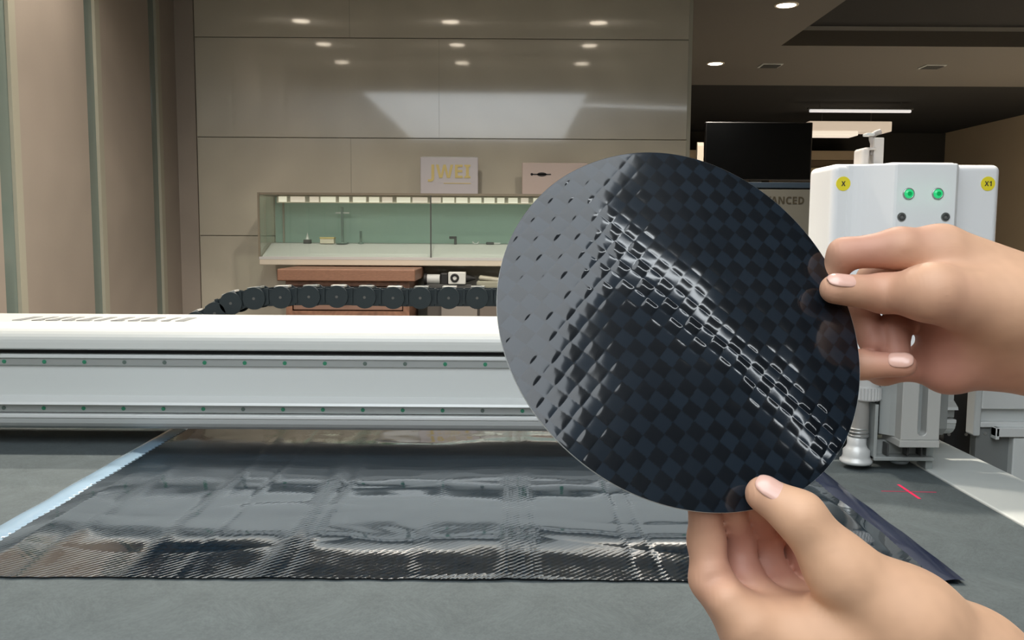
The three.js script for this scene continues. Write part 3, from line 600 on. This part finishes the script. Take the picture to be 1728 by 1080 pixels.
  part('slot_bar', [box(0.6722, 0.6754, 0.8794, 0.901, -1.58, -1.56)], M.darkGrey, fr); part('slot_bar', [box(0.7082, 0.7114, 0.8794, fy - 0.013, -1.58, -1.56)], M.darkGrey, fr); part('slot_bar', [box(0.7326, 0.7357, 0.8794, fy - 0.013, -1.58, -1.56)], M.darkGrey, fr);
  part('blade_foot', [new THREE.CylinderGeometry(0.019, 0.015, 0.006, 28).translate(0.7033, 0.8655, -1.58)], M.steel, blk);
  part('guard_plate', [rbox(0.7469, 0.7597, 0.8525, 0.9002, -1.605, -1.57, 0.001)], std(0.32, 0.35, 0.34, 0.5, 0.3), blk);
  part('back_plate', [extrudeX([[-1.66, 0.90], [-1.66, 1.06], [-1.625, 1.06], [-1.625, 0.915], [-1.64, 0.90]], 0.6402, 0.8089)], std(0.27, 0.28, 0.27, 0.55, 0.2), t);
}
// ---------------------------------------------------------------- carriage that carries the right end of the beam
{
  const t = thing('gantry_carriage', 'grey and black carriage at the right beam end beyond the side rail', 'machine carriage', [0, 0, 0]);
  const z = -1.72;
  part('black_cover', [rbox(0.892, 0.9487, 0.62, 1.06, -1.90, -1.80, 0.003)], M.black, t).userData.label = 'black cover block';
  for (const px of [[0.9009, 0.8649, -1.8], [0.9363, 0.8651, -1.8], [0.9329, 0.8853, -1.722]]) part('screw', [cylZ(px[0], px[1], px[2] - 0.001, px[2] + 0.002, 0.0034, 0.0030, 14)], M.steel, t);
  part('upright', [rbox(0.9053, 0.9193, 0.8809, 1.04, -1.745, z + 0.008, 0.004)], M.greyPaint, t);
  part('side_plate', [rbox(0.9158, 1.0065 + 0.2, 0.60, 0.8964, -1.745, z - 0.002, 0.002)], std(0.17, 0.18, 0.175, 0.6), t);
  part('end_beam', [rbox(0.9193, 1.0065 + 0.25, 0.9344, 1.04, -1.745, z + 0.006, 0.003), rbox(0.9193, 1.0065 + 0.25, 0.8978, 0.9096, -1.745, z + 0.006, 0.003)], M.anodised, t);
  part('recess', [box(0.9193, 1.0065 + 0.25, 0.9084, 0.9356, -1.745, z - 0.008)], M.greyPaint, t);
  part('bracket', [rbox(0.9428, 0.997 + 0.2, 0.8822, 0.9009, -1.72, -1.70, 0.002), rbox(0.9428, 0.9498, 0.8775, 0.9009, -1.72, -1.70, 0.001)], M.anodised, t);
  part('outer_block', [rbox(0.9808, 0.9764 + 0.15, 0.60, 0.88, -1.75, -1.705, 0.003)], M.faceplate, t);
}
// red laser cross painted on the felt as thin glowing strips
{
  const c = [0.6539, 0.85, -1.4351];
  const t = thing('painted_laser_light_cross', 'red laser cross painted as glowing strips on the felt before the cutting head', 'laser mark', [c[0], TY, c[2]]);
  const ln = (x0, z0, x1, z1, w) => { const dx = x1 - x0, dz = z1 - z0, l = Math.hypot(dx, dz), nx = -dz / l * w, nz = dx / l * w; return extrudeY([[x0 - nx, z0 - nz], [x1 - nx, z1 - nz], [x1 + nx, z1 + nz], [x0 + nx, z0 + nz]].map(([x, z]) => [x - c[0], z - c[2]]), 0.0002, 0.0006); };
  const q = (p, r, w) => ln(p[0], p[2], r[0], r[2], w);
  part('painted_light_line', [q([0.6129, 0.85, -1.4376], [0.7018, 0.85, -1.4327], 0.0011)], laserPaint(0.42, 0.02, 0.07, 1), t);
  part('painted_light_line', [q([0.6584, 0.85, -1.4771], [0.6574, 0.85, -1.3956], 0.0024)], laserPaint(0.85, 0.012, 0.09, 1), t);
}

// ---------------------------------------------------------------- hands: one continuous surface each, from tapered bones
function handMesh(name, label, spec) {
  const lo = new THREE.Vector3(1e9, 1e9, 1e9), hi = lo.clone().negate();
  const all = [...spec.palm, ...spec.fingers.flat()];
  for (const [a, b, ra, rb] of all) for (const [p, r] of [[a, ra], [b, rb]]) { lo.min(v3(p).addScalar(-r - 0.006)); hi.max(v3(p).addScalar(r + 0.006)); }
  const n = spec.n, half = hi.clone().sub(lo).multiplyScalar(0.5), mid = lo.clone().add(hi).multiplyScalar(0.5);
  const cap = (list) => list.map(([a, b, ra, rb]) => { const d = [b[0] - a[0], b[1] - a[1], b[2] - a[2]]; return { a, d, l2: d[0] ** 2 + d[1] ** 2 + d[2] ** 2 || 1e-9, ra, rb, key: `${[a, b, ra, rb]}` }; });
  const dist = (c, x, y, z) => { const px = x - c.a[0], py = y - c.a[1], pz = z - c.a[2]; let t = (px * c.d[0] + py * c.d[1] + pz * c.d[2]) / c.l2; t = t < 0 ? 0 : t > 1 ? 1 : t; return Math.hypot(px - t * c.d[0], py - t * c.d[1], pz - t * c.d[2]) - (c.ra + (c.rb - c.ra) * t); };
  const smin = (a, b, k) => { const h = Math.max(k - Math.abs(a - b), 0) / k; return Math.min(a, b) - h * h * k * 0.25; };
  const palm = cap(spec.palm), fingers = spec.fingers.map(cap), creases = (spec.creases || []).map(([a, b, w, d]) => ({ ...cap([[a, b, 0, 0]])[0], w: w * 1.3, depth: d * 1.1 }));
  const mc = new MarchingCubes(n, new THREE.MeshBasicMaterial(), false, false, 900000);
  mc.isolation = 0;
  for (let k = 0; k < n; k++) for (let j = 0; j < n; j++) for (let i = 0; i < n; i++) {
    const x = mid.x + half.x * (i - n / 2) / (n / 2), y = mid.y + half.y * (j - n / 2) / (n / 2), z = mid.z + half.z * (k - n / 2) / (n / 2);
    let base = 1; for (const c of palm) base = smin(base, dist(c, x, y, z), 0.014);
    let total = base;
    for (const f of fingers) { let d = 1; for (const c of f) d = smin(d, dist(c, x, y, z), 0.005); const m = smin(base, d, 0.009); total = smin(total, m, 0.0012); }
    if (Math.abs(total) < 0.012) for (const c of creases) { const d = dist(c, x, y, z); if (d < 0.012) total += c.depth * Math.exp(-(d * d) / (c.w * c.w)); }
    mc.field[i + j * n + k * n * n] = -total;
  }
  mc.update();
  const P = mc.positionArray.slice(0, mc.count * 3);
  for (let k = 0; k < P.length; k += 3) { P[k] = mid.x + half.x * P[k]; P[k + 1] = mid.y + half.y * P[k + 1]; P[k + 2] = mid.z + half.z * P[k + 2]; }
  let g = new THREE.BufferGeometry(); g.setAttribute('position', new THREE.BufferAttribute(P, 3));
  g = mergeVertices(g, 1e-5);
  // two rounds of smoothing take the grid out of the surface
  const pos = g.attributes.position, ix = g.index.array, cnt = pos.count;
  for (let round = 0; round < 3; round++) {
    const s = new Float32Array(cnt * 3), c = new Uint16Array(cnt);
    for (let k = 0; k < ix.length; k += 3) for (const [p, q] of [[ix[k], ix[k + 1]], [ix[k + 1], ix[k + 2]], [ix[k + 2], ix[k]]]) { s[p * 3] += pos.array[q * 3]; s[p * 3 + 1] += pos.array[q * 3 + 1]; s[p * 3 + 2] += pos.array[q * 3 + 2]; c[p]++; }
    for (let k = 0; k < cnt; k++) if (c[k]) for (let e = 0; e < 3; e++) pos.array[k * 3 + e] = 0.5 * pos.array[k * 3 + e] + 0.5 * s[k * 3 + e] / c[k];
  }
  g.computeVertexNormals();
  const col = new Float32Array(cnt * 3);
  for (let k = 0; k < cnt; k++) {
    const x = pos.getX(k), y = pos.getY(k), z = pos.getZ(k);
    let pink = 0; for (const [p, r, a] of spec.pink) { const d2 = ((x - p[0]) ** 2 + (y - p[1]) ** 2 + (z - p[2]) ** 2) / (r * r); pink += a * Math.exp(-d2); }
    pink = Math.min(1, pink + 0.10 * noise(x * 70, y * 70, z * 70));
    const m = 1 + 0.05 * noise(x * 160, y * 160, z * 160) + 0.05 * noise(x * 40, y * 40, z * 40 + 8);
    const A = spec.tone, B = [0.46, 0.225, 0.165];  // skin flush, darkened further to paint in shade under the hand
    for (let e = 0; e < 3; e++) col[k * 3 + e] = m * (A[e] + (B[e] - A[e]) * Math.max(0, pink));
  }
  g.setAttribute('color', new THREE.BufferAttribute(col, 3));
  const t = shadows(new THREE.Mesh(g, M.skin)); t.name = numbered(name); t.userData = { label, category: 'hand' }; scene.add(t);
  return t;
}
function nail(hand, joint, tip, up, r, w, back, out, mat = M.nail) {   // a curved plate that follows the finger end; joint -> tip is the last bone
  const d = v3(tip).sub(v3(joint)).normalize(), u = v3(up); u.addScaledVector(d, -u.dot(d)).normalize(); const s = d.clone().cross(u), c = v3(tip);
  const N = 18, pos = [], idx = [];
  for (const lift of [0.0006, -0.0012]) for (let j = 0; j <= N; j++) for (let i = 0; i <= N; i++) {
    let a = 2 * i / N - 1, b = 2 * j / N - 1;
    const k = Math.pow(Math.pow(Math.abs(a), 3.2) + Math.pow(Math.abs(b), 3.2), 1 / 3.2) || 1, m = Math.max(Math.abs(a), Math.abs(b)); a = a / k * m; b = b / k * m;
    const e = -back + (back + out) * (b + 1) / 2, th = a * w, over = Math.max(0, e), rr = Math.sqrt(Math.max((r * r) - 0.72 * over * over, r * r * 0.1)) + lift * (1 - 0.6 * Math.pow(m, 6));
    const p = c.clone().addScaledVector(d, e).addScaledVector(u, rr * Math.cos(th)).addScaledVector(s, rr * Math.sin(th));
    pos.push(p.x, p.y, p.z);
  }
  const M1 = (N + 1) * (N + 1);
  for (let j = 0; j < N; j++) for (let i = 0; i < N; i++) { const k = j * (N + 1) + i; idx.push(k, k + N + 2, k + 1, k, k + N + 1, k + N + 2, M1 + k, M1 + k + 1, M1 + k + N + 2, M1 + k, M1 + k + N + 2, M1 + k + N + 1); }
  const ring = []; for (let i = 0; i < N; i++) ring.push(i); for (let j = 0; j < N; j++) ring.push(j * (N + 1) + N); for (let i = N; i > 0; i--) ring.push(N * (N + 1) + i); for (let j = N; j > 0; j--) ring.push(j * (N + 1));
  for (let k = 0; k < ring.length; k++) { const a = ring[k], b = ring[(k + 1) % ring.length]; idx.push(a, b, M1 + a, b, M1 + b, M1 + a); }
  const g = new THREE.BufferGeometry(); g.setAttribute('position', new THREE.Float32BufferAttribute(pos, 3)); g.setIndex(idx); g.computeVertexNormals();
  part('fingernail', g, mat, hand);
}
{
  // upper hand: thumb on the near face of the disc, index finger behind its edge, other fingers curled
  const T0 = [0.1692, 1.2423, -0.4657], T1 = [0.1981, 1.2398, -0.4736], T2 = [0.215, 1.2414, -0.455], T3 = [0.2617, 1.2311, -0.468];
  const R = {
    n: 150,
    tone: [0.60, 0.355, 0.225],
    palm: [
      [[0.2318, 1.2603, -0.482], [0.2935, 1.2363, -0.485], 0.0150, 0.0185],
      [[0.2447, 1.2437, -0.492], [0.2972, 1.2245, -0.49], 0.0150, 0.0185],
      [[0.2539, 1.2218, -0.498], [0.3012, 1.2146, -0.49], 0.0150, 0.0180],
      [[0.2519, 1.2017, -0.49], [0.2996, 1.2019, -0.486], 0.0155, 0.0180],
      [T3, [0.2981, 1.2195, -0.475], 0.0190, 0.022],
      [T2, T3, 0.0140, 0.0190],
      [[0.2433, 1.2186, -0.48], [0.2862, 1.2066, -0.475], 0.0120, 0.0160], [[0.2381, 1.2194, -0.488], [0.238, 1.1978, -0.484], 0.0115, 0.0125],
      [[0.3002, 1.2234, -0.484], [0.3991, 1.1937, -0.46], 0.0270, 0.031],
      [[0.301, 1.2104, -0.484], [0.4002, 1.1811, -0.46], 0.0240, 0.030],
    ],
    fingers: [
      [[T2, T1, 0.0135, 0.0100], [T1, T0, 0.0100, 0.0078]],
      [[[0.2299, 1.2609, -0.482], [0.2075, 1.2634, -0.478], 0.0140, 0.0110], [[0.2075, 1.2634, -0.478], [0.1792, 1.2606, -0.482], 0.0108, 0.0078], [[0.1792, 1.2606, -0.482], [0.1741, 1.2429, -0.4897], 0.0078, 0.0068]],
      [[[0.2474, 1.2494, -0.498], [0.2046, 1.245, -0.5], 0.0128, 0.0100], [[0.2046, 1.245, -0.5], [0.1929, 1.2286, -0.492], 0.0098, 0.0082], [[0.1929, 1.2286, -0.492], [0.1991, 1.2118, -0.486], 0.0084, 0.0078]],
      [[[0.2529, 1.2266, -0.5], [0.221, 1.2298, -0.5], 0.0125, 0.0095], [[0.221, 1.2298, -0.5], [0.2092, 1.2178, -0.486], 0.0092, 0.0080], [[0.2092, 1.2178, -0.486], [0.2091, 1.2074, -0.48], 0.0084, 0.0076]],
      [[[0.255, 1.2037, -0.495], [0.2084, 1.1951, -0.494], 0.0110, 0.0078], [[0.2084, 1.1951, -0.494], [0.1886, 1.2007, -0.478], 0.0076, 0.0074], [[0.1886, 1.2007, -0.478], [0.2077, 1.2023, -0.466], 0.0076, 0.0064]],
    ],
    creases: [
      [[0.1798, 1.246, -0.445], [0.1794, 1.2281, -0.445], 0.0016, 0.0006], [[0.1822, 1.2454, -0.445], [0.1812, 1.2341, -0.445], 0.0012, 0.0004],
      [[0.2074, 1.226, -0.45], [0.2217, 1.2388, -0.445], 0.0016, 0.0010], [[0.2168, 1.2249, -0.455], [0.2289, 1.2355, -0.45], 0.0014, 0.0007],
      [[0.2553, 1.2169, -0.455], [0.2673, 1.2215, -0.455], 0.0016, 0.0007], [[0.2553, 1.2116, -0.46], [0.2692, 1.2154, -0.455], 0.0016, 0.0006],
      [[0.1952, 1.2703, -0.466], [0.195, 1.2526, -0.468], 0.0018, 0.0016], [[0.2057, 1.2605, -0.465], [0.2063, 1.2481, -0.465], 0.0016, 0.0008],
    ],
    pink: [[[0.1847, 1.2633, -0.475], 0.022, 0.8], [[0.2049, 1.2152, -0.48], 0.026, 1.1], [[0.1582, 1.2407, -0.455], 0.011, 0.5], [[0.2514, 1.1894, -0.48], 0.028, 0.75], [[0.2224, 1.2062, -0.475], 0.02, 0.9], [[0.219, 1.2729, -0.475], 0.018, 0.4], [[0.219, 1.2343, -0.445], 0.02, 0.35]],
  };
  const h = handMesh('hand', 'upper hand from the right edge, thumb and finger pinching the disc rim', R);
  nail(h, T1, T0, [-0.05, 0.80, 0.62], 0.0079, 0.72, 0.0085, 0.0068);
  nail(h, [0.1886, 1.2007, -0.478], [0.2077, 1.2023, -0.466], [0.15, 0.55, 0.8], 0.0065, 0.8, 0.0070, 0.0052);
}
{
  // lower hand: thumb laid on the near face, fingers behind the rim
  const T0 = [0.1143, 1.1536, -0.3927], T1 = [0.1291, 1.1452, -0.3873], T2 = [0.148, 1.1213, -0.385], T3 = [0.1783, 1.0979, -0.385];
  const F1 = [[0.0896, 1.147, -0.4031], [0.0925, 1.1265, -0.408], [0.0936, 1.1098, -0.402], [0.1138, 1.0838, -0.395]];
  const F2 = [[0.1024, 1.1466, -0.4067], [0.1111, 1.1215, -0.42], [0.1119, 1.1081, -0.414], [0.1273, 1.087, -0.402]];
  const F3 = [[0.1158, 1.145, -0.4113], [0.1258, 1.1187, -0.428], [0.1268, 1.1067, -0.424], [0.1422, 1.0859, -0.415]];
  const F4 = [[0.1298, 1.1427, -0.4136], [0.1422, 1.122, -0.432], [0.1463, 1.1075, -0.43], [0.1622, 1.0904, -0.42]];
  const R = {
    n: 150,
    tone: [0.62, 0.368, 0.23],
    palm: [
      [F1[3], [0.1957, 1.05, -0.4], 0.0130, 0.021], [F2[3], [0.1962, 1.0577, -0.402], 0.0115, 0.020], [F3[3], [0.2029, 1.065, -0.405], 0.0110, 0.020], [F4[3], [0.208, 1.0738, -0.405], 0.0110, 0.020],
      [T2, T3, 0.0145, 0.0205], [T3, [0.2116, 1.0727, -0.39], 0.0205, 0.024],
      [[0.2133, 1.0697, -0.393], [0.3097, 0.9983, -0.39], 0.0250, 0.031], [[0.2083, 1.057, -0.398], [0.2968, 0.9865, -0.39], 0.0240, 0.030],
      [[0.1468, 1.0826, -0.392], [0.1909, 1.0715, -0.392], 0.0180, 0.022],
      [[0.1196, 1.0916, -0.393], [0.1468, 1.0826, -0.392], 0.0100, 0.016],
    ],
    fingers: [
      [[T2, T1, 0.0140, 0.0108], [T1, T0, 0.0108, 0.0083]],
      [[F1[3], F1[2], 0.0130, 0.0095], [[0.0988, 1.1043, -0.392], [0.1072, 1.0946, -0.39], 0.0085, 0.0105], [F1[2], F1[1], 0.0090, 0.0082], [F1[1], F1[0], 0.0082, 0.0074]],
      [[F2[3], F2[2], 0.0110, 0.0082], [F2[2], F2[1], 0.0080, 0.0072], [F2[1], F2[0], 0.0072, 0.0066]],
      [[F3[3], F3[2], 0.0108, 0.0082], [F3[2], F3[1], 0.0082, 0.0074], [F3[1], F3[0], 0.0074, 0.0066]],
      [[F4[3], F4[2], 0.0110, 0.0086], [F4[2], F4[1], 0.0084, 0.0074], [F4[1], F4[0], 0.0074, 0.0066]],
    ],
    creases: [
      [[0.1099, 1.1467, -0.375], [0.1187, 1.1526, -0.375], 0.0016, 0.0005], [[0.1127, 1.1415, -0.375], [0.1214, 1.1494, -0.375], 0.0014, 0.0004],
      [[0.0902, 1.1127, -0.392], [0.1011, 1.1156, -0.396], 0.0020, 0.0008],
      [[0.1056, 1.0946, -0.39], [0.1136, 1.0987, -0.4], 0.0018, 0.0012], 
      [[0.1268, 1.1156, -0.38], [0.1285, 1.1047, -0.38], 0.0016, 0.0008],
    ],
    pink: [[F1[0], 0.02, 0.7], [F2[1], 0.02, 0.8], [F3[1], 0.025, 1.2], [F1[2], 0.016, 0.45], [T0, 0.009, 0.4], [[0.094, 1.0871, -0.4], 0.02, 0.4], [F4[1], 0.02, 0.8]],
  };
  const h = handMesh('hand', 'lower hand from the bottom right corner, thumb laid on the lower disc edge', R);
  nail(h, T1, T0, [0.35, 0.62, 0.70], 0.0084, 0.75, 0.0105, 0.0062);
}
scene.traverse((o) => { if (o.isMesh) { o.castShadow = true; o.receiveShadow = true; } });
renderer.render(scene, camera);
